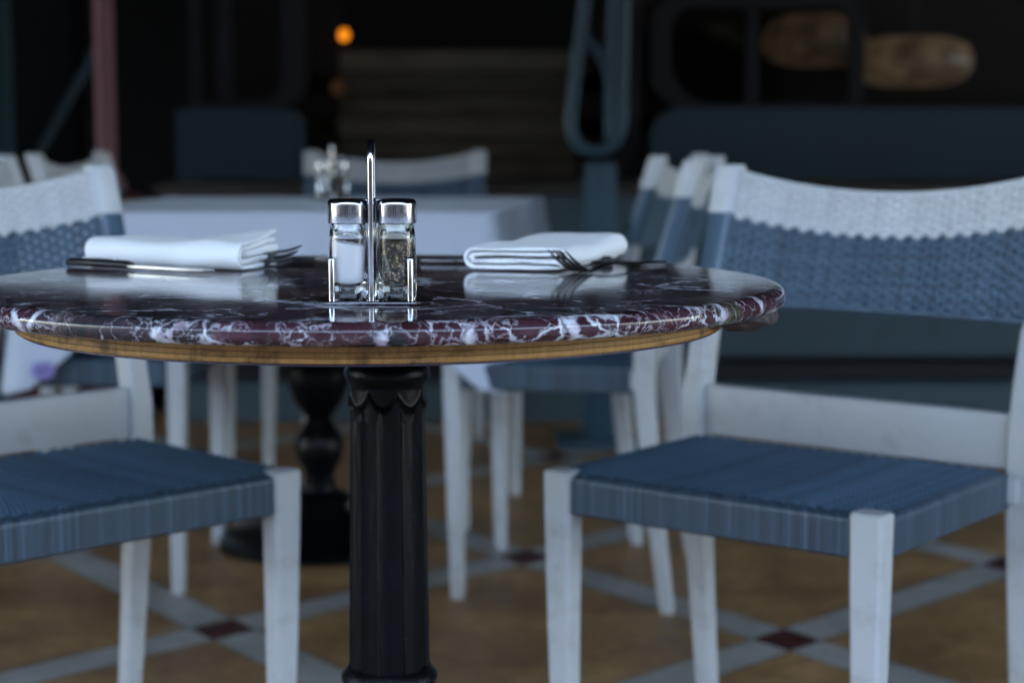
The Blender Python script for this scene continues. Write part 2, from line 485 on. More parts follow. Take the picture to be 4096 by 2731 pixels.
# ------------------------------------------------------------------ background booths
def rrect(x0, z0, x1, z1, rad, seg=10):
    """rounded rectangle, radii (bottom-left, bottom-right, top-right, top-left)"""
    pts = []
    for (cx, cz, r, a0) in ((x0, z0, rad[0], 180), (x1, z0, rad[1], 270), (x1, z1, rad[2], 0), (x0, z1, rad[3], 90)):
        sx = 1 if cx == x0 else -1; sz = 1 if cz == z0 else -1
        ox, oz = cx + sx * r, cz + sz * r
        for i in range(seg + 1):
            a = R(a0 + 90 * i / seg)
            pts.append((ox + r * math.cos(a), oz + r * math.sin(a)))
    return pts
def frame_mesh(outer, inner, depth):
    """ring between two outlines with the same point count, thickness along y"""
    n = len(outer)
    vs = [(x, -depth / 2, z) for x, z in outer] + [(x, -depth / 2, z) for x, z in inner] + \
         [(x, depth / 2, z) for x, z in outer] + [(x, depth / 2, z) for x, z in inner]
    fs = []
    for i in range(n):
        j = (i + 1) % n
        fs += [(i, j, n + j, n + i), (2 * n + i, 3 * n + i, 3 * n + j, 2 * n + j), (i, 2 * n + i, 2 * n + j, j), (n + i, n + j, 3 * n + j, 3 * n + i)]
    me = mesh_from('frame', vs, fs); fix_normals(me); return me
def slab_from(outline, depth):
    m = MB()
    m.loft([[(x, -depth / 2, z) for x, z in outline], [(x, depth / 2, z) for x, z in outline]])
    return m

# right booth: teal dado with a rounded corner window above
rb = empty('teal_booth', (1.9, 6.25, 0))
tag(rb, 'dark teal booth with a long dado and a round cornered window, at right', 'booth')
slab_from(rrect(-1.42, 0.705, 1.6, 0.958, (0.02, 0.0, 0.0, 0.10)), 0.10).build('dado', M['teal'], rb)
for (x0, x1, rads) in ((-1.36, -0.765, (0.16, 0.01, 0.08, 0.16)),):
    pass
o = rrect(-1.42, 0.96, -0.69, 1.335, (0.12, 0.01, 0.09, 0.10)); i_ = rrect(-1.355, 0.975, -0.74, 1.30, (0.15, 0.01, 0.06, 0.08))
win = link('window_frame', frame_mesh(o, i_, 0.06), M['charcoal'], rb, 40)
MB().box((-1.075, 0, 1.138), (0.042, 0.05, 0.322), 0.004).build('glazing_bar', M['charcoal'], win)
slab_from(rrect(-1.352, 0.978, -0.743, 1.297, (0.14, 0.01, 0.05, 0.07)), 0.006).build('pane', M['pane'], win)
MB().box((-0.05, 0.75, 1.3), (3.2, 0.05, 1.2)).build('rear_panel', M['brown_dark'], rb)
MB().box((-1.50, 0.4, 1.2), (0.10, 0.8, 1.4), 0.03).build('corner_post', M['charcoal'], rb)

# left booth
lb = empty('teal_booth', (-0.92, 6.25, 0))
tag(lb, 'small dark teal booth with slim window openings, left of the boards', 'booth')
slab_from(rrect(-0.235, 0.705, 0.20, 0.955, (0.01, 0.04, 0.06, 0.01)), 0.10).build('dado', M['teal'], lb)
o = rrect(-0.19, 0.96, 0.215, 1.62, (0.01, 0.10, 0.02, 0.02)); i_ = rrect(-0.145, 0.985, 0.13, 1.59, (0.02, 0.085, 0.02, 0.02))
win = link('window_frame', frame_mesh(o, i_, 0.06), M['charcoal'], lb, 40)
MB().box((-0.065, 0, 1.29), (0.05, 0.05, 0.60), 0.004).build('glazing_bar', M['charcoal'], win)
MB().box((0.0, 0.75, 1.3), (0.5, 0.05, 1.2)).build('rear_panel', M['brown_dark'], lb)

# lamps behind, and an added glow ball
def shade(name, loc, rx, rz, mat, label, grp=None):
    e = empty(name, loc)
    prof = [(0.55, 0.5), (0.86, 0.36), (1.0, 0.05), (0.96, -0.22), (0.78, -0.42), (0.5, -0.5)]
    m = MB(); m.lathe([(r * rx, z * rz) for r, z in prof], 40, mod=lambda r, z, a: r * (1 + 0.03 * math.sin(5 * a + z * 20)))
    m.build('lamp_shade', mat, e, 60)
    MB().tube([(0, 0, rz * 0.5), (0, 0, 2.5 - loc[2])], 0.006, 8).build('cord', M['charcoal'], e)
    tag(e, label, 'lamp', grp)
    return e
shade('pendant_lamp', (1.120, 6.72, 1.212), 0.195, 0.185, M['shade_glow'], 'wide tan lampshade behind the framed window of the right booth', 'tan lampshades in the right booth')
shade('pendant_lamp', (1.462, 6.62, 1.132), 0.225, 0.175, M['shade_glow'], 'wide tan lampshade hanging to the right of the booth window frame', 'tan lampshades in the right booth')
m = MB()
for (dx, dz, rx) in ((0, 0, .05), (.05, -.03, .035), (-.04, .01, .03)):
    for k in range(14):
        a = random.uniform(0, 6.28); rr = random.uniform(0, rx)
        m.box((dx + rr * math.cos(a), random.uniform(-.02, .02), dz + rr * math.sin(a) * 0.6), (0.035, 0.004, 0.018), 0.0, Matrix.Rotation(random.uniform(-1, 1), 4, 'Y'))
pl = m.build('foliage', M['leaf'], None, 40)
pt = empty('hanging_plant', (0.77, 6.6, 1.24)); pl.parent = pt
MB().tube([(0, 0, 0), (0, 0, 1.3)], 0.004, 6).build('cord', M['charcoal'], pt)
tag(pt, 'small olive green plant at the left pane of the booth window', 'plant')

e = empty('amber_lamp', (-0.638, 6.9, 1.243))
tag(e, 'small glowing amber lamp high above the brown boards', 'lamp')
m = MB(); m.lathe([(0.004, 0.025), (0.016, 0.018), (0.021, 0.0), (0.016, -0.016), (0.004, -0.021)], 20); m.build('bulb', M['bulb'], e, 180)
MB().tube([(0, 0, 0.02), (0, 0, 1.3)], 0.003, 6).build('cord', M['charcoal'], e)
e = empty('glow', (-0.655, 6.85, 1.045))  # no lamp here: ball added for the amber lamp's reflected glow
tag(e, 'faint amber ball added for the glow of the lamp on the brown boards', 'glow')
m = MB(); m.lathe([(0.01, 0.032), (0.026, 0.018), (0.03, 0.0), (0.026, -0.018), (0.01, -0.032)], 24); m.build('glow_ball', M['amber_dim'], e, 180)
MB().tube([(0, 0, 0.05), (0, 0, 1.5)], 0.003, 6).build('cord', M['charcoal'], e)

# pink pole on a maroon block
e = empty('pink_pole', (-1.292, 5.75, 0))
tag(e, 'tall dusty pink pole in front of the dark wall', 'pole')
MB().lathe([(0.031, 0.70), (0.031, 2.595)], 28).build('shaft', M['pink'], e)
MB().lathe([(0.06, 0.69), (0.062, 0.705), (0.05, 0.73), (0.036, 0.75)], 28).build('collar', M['pink'], e)
e = MB().box((-1.36, 5.75, 0.345), (0.44, 0.34, 0.69), 0.02).build('planter', M['maroon'])
tag(e, 'maroon block under the pink pole, partly hidden by chair backs', 'planter')
# slanting teal strut at far left
e = MB().tube([(-1.58, 6.0, 0.80), (-1.36, 6.05, 1.19)], 0.016, 12).build('diagonal_strut', M['teal_iron'])
e2 = e
tag(e, 'dark teal bar slanting up to the right against the black wall', 'brace')
e = empty('wall_column', (-1.70, 5.9, 0))
tag(e, 'dark blue grey column at the left edge with worn patches', 'column')
MB().box((0, 0, 1.3), (0.10, 0.2, 2.6), 0.01).build('shaft', M['teal_iron'], e)
MB().box((0, 0, 0.05), (0.16, 0.26, 0.1), 0.01).build('base', M['teal_iron'], e)

# ------------------------------------------------------------------ teal iron stand with an openwork loop
st = empty('iron_stand', (0.244, 5.0, 0))
tag(st, 'teal cast iron stand with a tall looped openwork head', 'stand')
MB().box((0, 0, 0.40), (0.092, 0.06, 0.78), 0.010).build('post', M['teal_iron'], st)
MB().box((0, 0, 0.012), (0.24, 0.2, 0.024), 0.006).build('base_plate', M['teal_iron'], st)
m = MB()
def bez(p, n=24):
    out = []
    for k in range(n + 1):
        t = k / n; q = [Vector(x) for x in p]
        while len(q) > 1: q = [a.lerp(b_, t) for a, b_ in zip(q[:-1], q[1:])]
        out.append(q[0])
    return out
Ln = [(-0.032, 0, 1.62), (-0.030, 0, 1.25)]
left = [Vector((-0.030, 0, 1.75)), Vector((-0.034, 0, 1.45)), Vector((-0.040, 0, 1.25)), Vector((-0.060, 0, 1.10)), Vector((-0.078, 0, 0.95))]
bot = bez([(-0.078, 0, 0.95), (-0.105, 0, 0.80), (-0.02, 0, 0.805), (0.075, 0, 0.80), (0.058, 0, 0.95)])
right = [Vector((0.060, 0, 1.05)), Vector((0.064, 0, 1.25)), Vector((0.066, 0, 1.45)), Vector((0.064, 0, 1.75))]
m.tube(left + bot[1:] + right, 0.0185, 14)
m.tube([(0.036, 0.0, 1.75), (0.034, 0, 1.30), (0.030, 0, 1.10), (0.028, 0, 0.86)], 0.018, 12)
m.tube(bez([(-0.052, 0, 1.14), (-0.02, 0, 1.10), (0.022, 0, 1.09), (0.03, 0, 0.98)], 12), 0.017, 12)
m.build('loop_head', M['teal_iron'], st, 60)

# ------------------------------------------------------------------ chairs
CW, CD, SZ, TOPZ = 0.420, 0.360, 0.45, 0.822      # leg centre spacings, seat height, top of back
def prof_y(z):       # how far the rear post lies behind its seat level position
    if z < 0.42: return 0.045 * ((0.42 - z) / 0.42) ** 1.3
    if z < 0.50: return 0.0
    return 0.085 * ((z - 0.50) / 0.32) ** 1.15

def woven(name, P, Q, pu, pv, amp, thick, mask=None):
    """two sided twill weave sheet. P(u,v)->point, Q(u,v)->normal; u,v in metres over cells"""
    return None

def twill(i, j): return (i + j) % 2 == 0
def weave_h(u, v, pu, pv, amp):
    # plain basket weave: upright strand on top in even cells, cross strand in odd ones
    i, j = math.floor(u / pu), math.floor(v / pv)
    fu, fv = abs(u / pu - i - 0.5) * 2, abs(v / pv - j - 0.5) * 2
    if twill(i, j): h = 1.0 - 0.9 * fu ** 4 - 0.8 * fv ** 3; k = i
    else: h = -0.35 - 0.4 * fv ** 4 - 0.3 * fu ** 2; k = 1000 + j
    if fu > 0.98 and fv > 0.98: h = -1.6
    elif fu > 0.98: h = min(h, -0.5)
    return amp * h, k
_tone = {}
def tone(k, s=0):
    if (k, s) not in _tone: _tone[(k, s)] = random.random()
    return _tone[(k, s)]

def grid_sheet(name, fn, nu_c, nv_c, pu, pv, amp, mat, parent, sub=4, back=True, seed=0, keep=None, gap=0.007):
    """fn(s, t) with s, t in 0..1 -> (point, normal). Displaced basket weave; second side behind."""
    nu, nv = nu_c * sub, nv_c * sub
    verts, faces, tn = [], [], []
    def side(sgn):
        base = len(verts)
        for b_ in range(nv + 1):
            for a_ in range(nu + 1):
                h, k = weave_h(a_ / sub * pu + (1e-6 if a_ < nu else -1e-6), b_ / sub * pv + (1e-6 if b_ < nv else -1e-6), pu, pv, amp)
                pt_, nn = fn(a_ / nu, b_ / nv)
                verts.append(pt_ + nn * (h if sgn > 0 else -gap - h)); tn.append(tone(k, seed))
        for b_ in range(nv):
            for a_ in range(nu):
                if keep and not keep(a_, b_, sub): continue
                q = base + b_ * (nu + 1) + a_
                f = (q, q + 1, q + nu + 2, q + nu + 1)
                faces.append(f if sgn > 0 else f[::-1])
    side(1)
    if back: side(-1)
    me = mesh_from(name, verts, faces)
    at = me.attributes.new('tone', 'FLOAT', 'POINT'); at.data.foreach_set('value', tn)
    return link(name, me, mat, parent, 180)

def make_chair():
    c = empty('dining_chair', (0, 0, 0))
    tag(c, 'x', 'chair')
    # local frame: +y is the back of the chair, x to its side, origin on the floor at the middle of the leg square
    hx, hy = CW / 2, CD / 2
    hr = hx + 0.028                      # the rear posts stand outside the seat
    def taper(sx, sy, rings):
        m = MB()
        rr = []
        for (z, w_, d_, ox, oy) in rings:
            cx, cy = sx * (hx if sy < 0 else hr) + sx * ox, sy * hy + oy
            e = 0.004
            pts = [(-w_/2+e, -d_/2), (w_/2-e, -d_/2), (w_/2, -d_/2+e), (w_/2, d_/2-e), (w_/2-e, d_/2), (-w_/2+e, d_/2), (-w_/2, d_/2-e), (-w_/2, -d_/2+e)]
            rr.append([(cx + a, cy + b_, z) for a, b_ in pts])
        m.loft(rr); return m
    for sx in (-1, 1):
        taper(sx, -1, [(0.0, 0.023, 0.021, -0.003, 0.006), (0.012, 0.026, 0.024, -0.003, 0.006), (0.25, 0.035, 0.029, 0, 0.002), (0.40, 0.040, 0.033, 0, 0), (0.4485, 0.041, 0.034, 0, 0), (0.4515, 0.037, 0.030, 0, 0)]).build('leg', M['white_paint'], c, 25)
    for sx in (-1, 1):
        rings = []
        for z in (0.0, 0.012, 0.1, 0.2, 0.3, 0.38, 0.42, 0.46, 0.50, 0.56, 0.62, 0.64, 0.68, 0.74, 0.80):
            d_ = 0.026 + 0.013 * max(0, 1 - abs(z - 0.45) / 0.42)
            w_ = 0.024 + 0.009 * max(0, 1 - abs(z - 0.45) / 0.5)
            if z > 0.63: d_, w_ = 0.024, 0.024
            if z == 0: d_ -= 0.004; w_ -= 0.004
            rings.append((z, w_, d_, 0, prof_y(z)))
        taper(sx, 1, rings).build('leg', M['white_paint'], c, 25)
    # lower back rail and side rails
    MB().box((0, hy + 0.004, 0.483), (2 * hr - 0.028, 0.022, 0.070), 0.004).build('back_rail', M['white_paint'], c, 30)
    for sx in (-1, 1):
        MB().box((sx * (hx + 0.016), hy - 0.014, 0.425), (0.030, 0.024, 0.034), 0.003).build('side_rail', M['white_paint'], c, 30)
    # seat: wound frame + woven top
    ox = hx + 0.019; fy = -hy - 0.014; by = hy - 0.022; lx = hx - 0.021; ly = -hy + 0.019
    outline = [(-lx, fy), (lx, fy), (lx, ly), (ox, ly), (ox, by), (-ox, by), (-ox, ly), (-lx, ly)]
    z0, z1, rd = SZ - 0.052, SZ - 0.001, 0.009
    verts, faces, uvs = [], [], []
    # side walls with a rolled upper edge
    prof = [(0.006, z0), (0.0, z0 + 0.004), (0.0, z1 - rd), (0.0008, z1 - rd * 0.6), (0.003, z1 - rd * 0.3), (0.0065, z1 - 0.0006), (0.011, z1)]
    n = len(outline)
    def inset(d):
        res = []
        for k in range(n):
            p0, p1, p2 = Vector(outline[k - 1]), Vector(outline[k]), Vector(outline[(k + 1) % n])
            e1 = (p1 - p0).normalized(); e2 = (p2 - p1).normalized()
            n1 = Vector((-e1.y, e1.x)); n2 = Vector((-e2.y, e2.x))
            res.append(p1 + (n1 + n2) * d)
        return res
    loops = [inset(d) for d, z in prof]
    acc = 0.0
    for k in range(n):
        k2 = (k + 1) % n
        ln = (Vector(outline[k2]) - Vector(outline[k])).length
        for a_ in range(len(prof) - 1):
            b0 = len(verts)
            for (q, kk) in ((a_, k), (a_, k2), (a_ + 1, k2), (a_ + 1, k)):
                verts.append((loops[q][kk].x, loops[q][kk].y, prof[q][1]))
            faces.append((b0, b0 + 1, b0 + 2, b0 + 3))
            uvs += [(acc, prof[a_][1]), (acc + ln, prof[a_][1]), (acc + ln, prof[a_ + 1][1]), (acc, prof[a_ + 1][1])]
        acc += ln
    b0 = len(verts)
    for v_ in loops[0]: verts.append((v_.x, v_.y, z0))
    faces.append(tuple(reversed(range(b0, b0 + n)))); uvs += [(0, 0)] * n
    me = mesh_from('seat_frame', verts, faces)
    ul = me.uv_layers.new(name='UVMap')
    for q, uv in enumerate(uvs): ul.data[q].uv = uv
    link('seat_frame', me, M['blue_wrap'], c, 50)
    x0, x1, y0, y1 = -ox + 0.009, ox - 0.009, fy + 0.009, by - 0.004
    pu, pv = 0.0098, 0.0070
    nu = round((x1 - x0) / pu); nv = round((y1 - y0) / pv)
    def topfn(s, t):
        sag = -0.004 * math.sin(PI * s) * math.sin(PI * t)
        return Vector((x0 + (x1 - x0) * s, y0 + (y1 - y0) * t, z1 + 0.0004 + sag)), Vector((0, 0, 1))
    cw, cl = (x1 - x0) / nu, (y1 - y0) / nv
    def keep(a_, b_, sub):
        x = x0 + (a_ + 0.5) * cw / sub; y = y0 + (b_ + 0.5) * cl / sub
        return not (abs(x) > lx - 0.002 and y < ly + 0.002)
    grid_sheet('seat', topfn, nu, nv, pu, pv, 0.0028, M['blue_weave'], c, 4, False, 3, keep)
    # back: blue panel and white band, woven between the posts and wound round them
    W = 2 * hr + 0.030
    def arch(s): return 4 * s * (1 - s)            # 0 at the posts, 1 in the middle
    def surf(s, z):
        y = hy + prof_y(z) - 0.018 + 0.030 * arch(s) ** 0.85
        return Vector((-W / 2 + W * s, y, z))
    def normal(s, z):
        a_ = surf(min(1, s + 0.01), z) - surf(max(0, s - 0.01), z); b_ = surf(s, z + 0.005) - surf(s, z - 0.005)
        nn = a_.cross(b_).normalized()
        return nn if nn.y < 0 else -nn
    pu, pv = 0.0118, 0.0075
    us = W * 0.95; m0 = (W - us) / 2
    ncu = int(us / pu) // 2 * 2
    zb, zm, zt = 0.634, 0.756, 0.821
    def fn_of(a_, b_, da, db, off):
        def f(s, t):
            q = (m0 + us * s) / W
            z = (a_ - da * arch(q)) * (1 - t) + (b_ - db * arch(q)) * t
            return surf(q, z) + Vector((0, off, 0)), normal(q, z)
        return f
    def hole(a_, b_):            # small open gap in the middle of each recessed crossing
        ci, cj = a_ // 4, b_ // 4
        return not ((ci + cj) % 2 == 1 and a_ % 4 in (1, 2) and b_ % 4 in (1, 2) and 0 < ci < ncu - 1)
    grid_sheet('back_panel', fn_of(zb, zm + 0.004, 0.0, 0.030, 0.0), ncu, 16, pu, pv, 0.0024, M['blue_weave'], c, 4, True, 5, lambda a_, b_, sub: hole(a_, b_) or b_ > 60)
    grid_sheet('back_band', fn_of(zm, zt, 0.030, 0.036, -0.0014), ncu, 10, pu, pv, 0.0024, M['white_weave'], c, 4, True, 6,
               lambda a_, b_, sub: not (b_ < sub and a_ % (2 * sub) in (0, 7)) and (hole(a_, b_) or a_ % 4 == 2))
    # wound sleeves on the posts
    for (nm, za, zc, mat, grow) in (('post_sleeve', zb + 0.002, zm + 0.001, M['blue_weave'], 0.0), ('post_cap', zm, zt + 0.001, M['white_weave'], 0.0015)):
        for sx in (-1, 1):
            m = MB(); rr = []
            zs = [za + (zc - za) * k / 8 for k in range(9)]
            for k, z in enumerate(zs):
                w_, d_ = 0.038 + grow * 2, 0.036 + grow * 2
                sh = 0.003 if (k == 8 and nm == 'post_cap') else 0
                cx, cy = sx * (W / 2 - 0.014), hy + prof_y(z)
                pts = []
                for q in range(20):
                    a_ = 2 * PI * q / 20
                    ca, sa = math.cos(a_), math.sin(a_)
                    pts.append((cx + (w_ / 2 - sh) * math.copysign(abs(ca) ** 0.6, ca), cy + (d_ / 2 - sh) * math.copysign(abs(sa) ** 0.6, sa), z))
                rr.append(pts)
            m.loft(rr)
            o_ = m.build(nm, mat, c, 50)
            at = o_.data.attributes.new('tone', 'FLOAT', 'POINT'); at.data.foreach_set('value', [0.5] * len(o_.data.vertices))
    # rolled top edge of the back
    m = MB()
    m.tube([surf(s, zt - 0.036 * arch(s) - 0.001) + Vector((0, 0.004, 0)) for s in [0.04 + 0.92 * k / 30 for k in range(31)]], 0.0048, 10)
    o_ = m.build('top_roll', M['white_weave'], c, 60)
    at = o_.data.attributes.new('tone', 'FLOAT', 'POINT'); at.data.foreach_set('value', [random.random() for _ in o_.data.vertices])
    m = MB()
    m.tube([surf(s, zb - 0.002) + Vector((0, 0.004, 0)) for s in [0.04 + 0.92 * k / 30 for k in range(31)]], 0.005, 10)
    o_ = m.build('bottom_roll', M['blue_weave'], c, 60)
    at = o_.data.attributes.new('tone', 'FLOAT', 'POINT'); at.data.foreach_set('value', [random.random() for _ in o_.data.vertices])
    return c

proto = make_chair()
_used = [False]
def place_chair(x, y, back_dir, label):
    """x, y: centre of the leg square; back_dir: direction the back faces away to"""
    o = proto if not _used[0] else copy_tree(proto)
    _used[0] = True
    a = math.atan2(back_dir[1], back_dir[0]) - PI / 2
    o.location = (x, y, 0); o.rotation_euler = (0, 0, a)
    tag(o, label, 'chair', 'white dining chairs with blue woven seats')
    return o
CHAIRS = [
    (0.340, 2.212, (0.611, 0.792), 'large white chair at right with its blue woven seat in full view'),
    (-0.563, 2.174, (-0.708, 0.707), 'white chair cut by the left edge, its seat beside the black column'),
    (0.108, 3.47, (0.98, -0.19), 'white chair seen from the side between cloth table and right chair'),
    (0.117, 4.04, (0.96, -0.28), 'farther side-on white chair behind the one right of the cloth table'),
    (-0.333, 4.90, (0.0, 1.0), 'white chair facing the camera behind the cloth table'),
    (-0.803, 3.545, (-0.999, 0.02), 'white chair drawn up to the left end of the cloth table'),
    (-0.828, 4.42, (-0.99, 0.10), 'dim white chair farthest back at left, behind two chair backs'),
]
for x, y, d, lab in CHAIRS: place_chair(x, y, d, lab)

# ------------------------------------------------------------------ marble table
TX, TY, TZ = -0.1275, 1.653, 0.73
tb = empty('round_table', (TX, TY, 0))
tag(tb, 'round table with polished dark red marble top and white veins', 'table')
m = MB(); RT = 0.3765
prof = [(0.0001, TZ), (0.20, TZ)]
for k in range(19):
    a = PI * k / 18
    ca, sa = math.cos(a), math.sin(a)
    prof.append((RT - 0.0125 + 0.0125 * sa ** 0.8, TZ - 0.0094 + 0.0094 * math.copysign(abs(ca) ** 0.85, ca)))
prof += [(0.20, TZ - 0.0188), (0.0001, TZ - 0.0188)]
def chipped(r, z, a):
    if z < TZ - 0.0145 and r > RT - 0.02:
        n_ = noise.noise(Vector((math.cos(a) * 30, math.sin(a) * 30, z * 90)))
        n2 = noise.noise(Vector((math.cos(a) * 95, math.sin(a) * 95, 3.1)))
        return r - 0.0022 * max(0, n_) - 0.0018 * max(0, n2 + 0.1)
    return r
m.lathe(prof, 720, mod=chipped)
m.build('marble_top', M['marble'], tb, 30)
bpy.data.objects['marble_top'].location = (0, 0, 0)
m = MB()
RP = 0.3215
m.lathe([(0.02, TZ - 0.0192), (RP - 0.002, TZ - 0.0192), (RP, TZ - 0.0205), (RP + 0.0006, TZ - 0.025), (RP, TZ - 0.0302), (RP + 0.0006, TZ - 0.0345), (RP - 0.001, TZ - 0.0372), (0.02, TZ - 0.0374)], 300,
        mod=lambda r, z, a: r + (0.0008 * noise.noise(Vector((math.cos(a) * 9, math.sin(a) * 9, z * 300))) if r > 0.3 else 0))
m.build('plywood_disc', M['ply'], tb, 40)
M['film'] = paint('dark_plum_backing', (0.035, 0.018, 0.05), 0.35, 0.2, 20)
m = MB(); m.lathe([(0.02, TZ - 0.0377), (0.317, TZ - 0.0377), (0.3175, TZ - 0.0392), (0.02, TZ - 0.0392)], 200); m.build('backing_sheet', M['film'], tb, 40)
# rough unpolished lump of marble left under the rim at the right
m = MB(); rr = []
a0, a1 = R(-24), R(20)
for k in range(41):
    t = k / 40; a = a0 + (a1 - a0) * t
    f = min(1, math.sin(PI * t) * 3.0) ** 0.6
    ring = []
    for (r_, z_) in ((RP + 0.004, 0.0), (RT - 0.008, 0.0), (RT - 0.006, -0.5), (RT - 0.012, -0.85), (RT - 0.024, -1.0), (RP + 0.012, -1.0), (RP + 0.004, -0.7)):
        nz = noise.noise(Vector((a * 9, r_ * 60, z_ * 2)))
        rad = r_ + 0.004 * nz * (1 if z_ < 0 else 0)
        rad = (RP + 0.006) + (rad - RP - 0.006) * min(1, 0.15 + 1.1 * f * (1 if t < 0.5 else f))
        ring.append((rad * math.cos(a), rad * math.sin(a), TZ - 0.0190 + z_ * 0.0165 * f * (1 + 0.25 * nz)))
    rr.append(ring)
m.loft(rr); m.build('broken_edge', M['rock'], tb, 35)

# cast iron column
PX, PY = 0.0115, 0.0
def flute(r, z, a):
    n_ = 12
    q = abs(math.sin(n_ / 2 * (a + 0.13)))        # ridge at 0, hollow at 1
    return r * (1 - 0.085 * (1 - (1 - q) ** 2.2)) + 0.0004 * noise.noise(Vector((a * 6, z * 30, 0)))
m = MB()
zs = [0.364 + (0.612 - 0.364) * k / 40 for k in range(41)]
m.lathe([(0.0388 - (z - 0.364) / 0.248 * 0.0032, z) for z in zs], 192, (PX, PY, 0), flute)
m.build('fluted_column', M['cast_iron'], tb, 50)
m = MB()
def swag(r, z, a):
    t = ((a + PI / 2 + 0.45) * 8 / (2 * PI)) % 1
    low = 0.628 - 0.015 * math.sin(PI * t) ** 0.8          # each swag hangs between two knots
    d = z - low
    bead = 0.0020 * math.exp(-(d / 0.0026) ** 2)
    flap = 0.0010 if d > 0 else -0.0003
    return r + bead + flap if z < 0.634 else r
prof = [(0.034, 0.602 + 0.0008 * k) for k in range(38)]
prof += [(0.0352, 0.634), (0.0372, 0.637), (0.0385, 0.6395), (0.0398, 0.643), (0.0398, 0.6465), (0.0385, 0.650), (0.0365, 0.654), (0.0335, 0.6565), (0.0325, 0.660), (0.034, 0.664), (0.036, 0.668), (0.055, 0.672), (0.085, 0.676), (0.09, 0.6895)]
m.lathe(prof, 192, (PX, PY, 0), swag)
m.build('capital', M['cast_iron'], tb, 50)
m = MB()
m.lathe([(0.045, 0.0), (0.085, 0.004), (0.09, 0.02), (0.06, 0.05), (0.042, 0.09), (0.038, 0.2), (0.039, 0.27), (0.043, 0.305), (0.050, 0.315), (0.052, 0.325), (0.050, 0.335), (0.044, 0.342), (0.0425, 0.348), (0.0455, 0.354), (0.0455, 0.358), (0.039, 0.366)], 96, (PX, PY, 0))
m.build('lower_column', M['cast_iron'], tb, 50)
for k in range(4):
    a = R(45 + 90 * k); m = MB()
    m.tube([(PX + math.cos(a) * 0.06, PY + math.sin(a) * 0.06, 0.05), (PX + math.cos(a) * 0.14, PY + math.sin(a) * 0.14, 0.045), (PX + math.cos(a) * 0.22, PY + math.sin(a) * 0.22, 0.018)], 0.02, 12, rads=[0.026, 0.02, 0.016])
    m.build('foot', M['cast_iron'], tb, 60)

# ------------------------------------------------------------------ cruet stand and shakers
def make_cruet(loc, rz):
    c = empty('cruet_stand', loc, rz)
    m = MB()
    out = []
    hw_, hd = 0.0485, 0.0265
    for (x, y) in ((-hw_, -hd * 0.35), (-hw_ * 0.83, -hd * 0.92), (-hw_ * 0.6, -hd), (hw_ * 0.6, -hd), (hw_ * 0.83, -hd * 0.92), (hw_, -hd * 0.35), (hw_, hd * 0.35), (hw_ * 0.83, hd * 0.92), (hw_ * 0.6, hd), (-hw_ * 0.6, hd), (-hw_ * 0.83, hd * 0.92), (-hw_, hd * 0.35)):
        out.append((x, y))
    m.loft([[(x * 0.985, y * 0.985, 0.0004) for x, y in out], [(x, y, 0.0012) for x, y in out], [(x, y, 0.0026) for x, y in out], [(x * 0.985, y * 0.97, 0.0031) for x, y in out]])
    m.build('base_plate', M['chrome'], c, 30)
    # hairpin handle, its loop lying fore and aft
    pts = [(0, -0.0098, 0.003), (0, -0.0098, 0.112)] + [(0, -0.0098 * math.cos(R(a)), 0.112 + 0.0155 * math.sin(R(a))) for a in range(10, 180, 10)] + [(0, 0.0098, 0.112), (0, 0.0098, 0.003)]
    MB().tube(pts, 0.0027, 16).build('handle', M['chrome'], c, 60)
    for sx in (-1, 1):
        for sy in (-1, 1):
            MB().lathe([(0.0026, 0.003), (0.0026, 0.0355), (0.0022, 0.0368), (0.0010, 0.0374)], 20, (sx * 0.0312, sy * 0.0135, 0)).build('guard_rod', M['chrome'], c, 50)
    return c
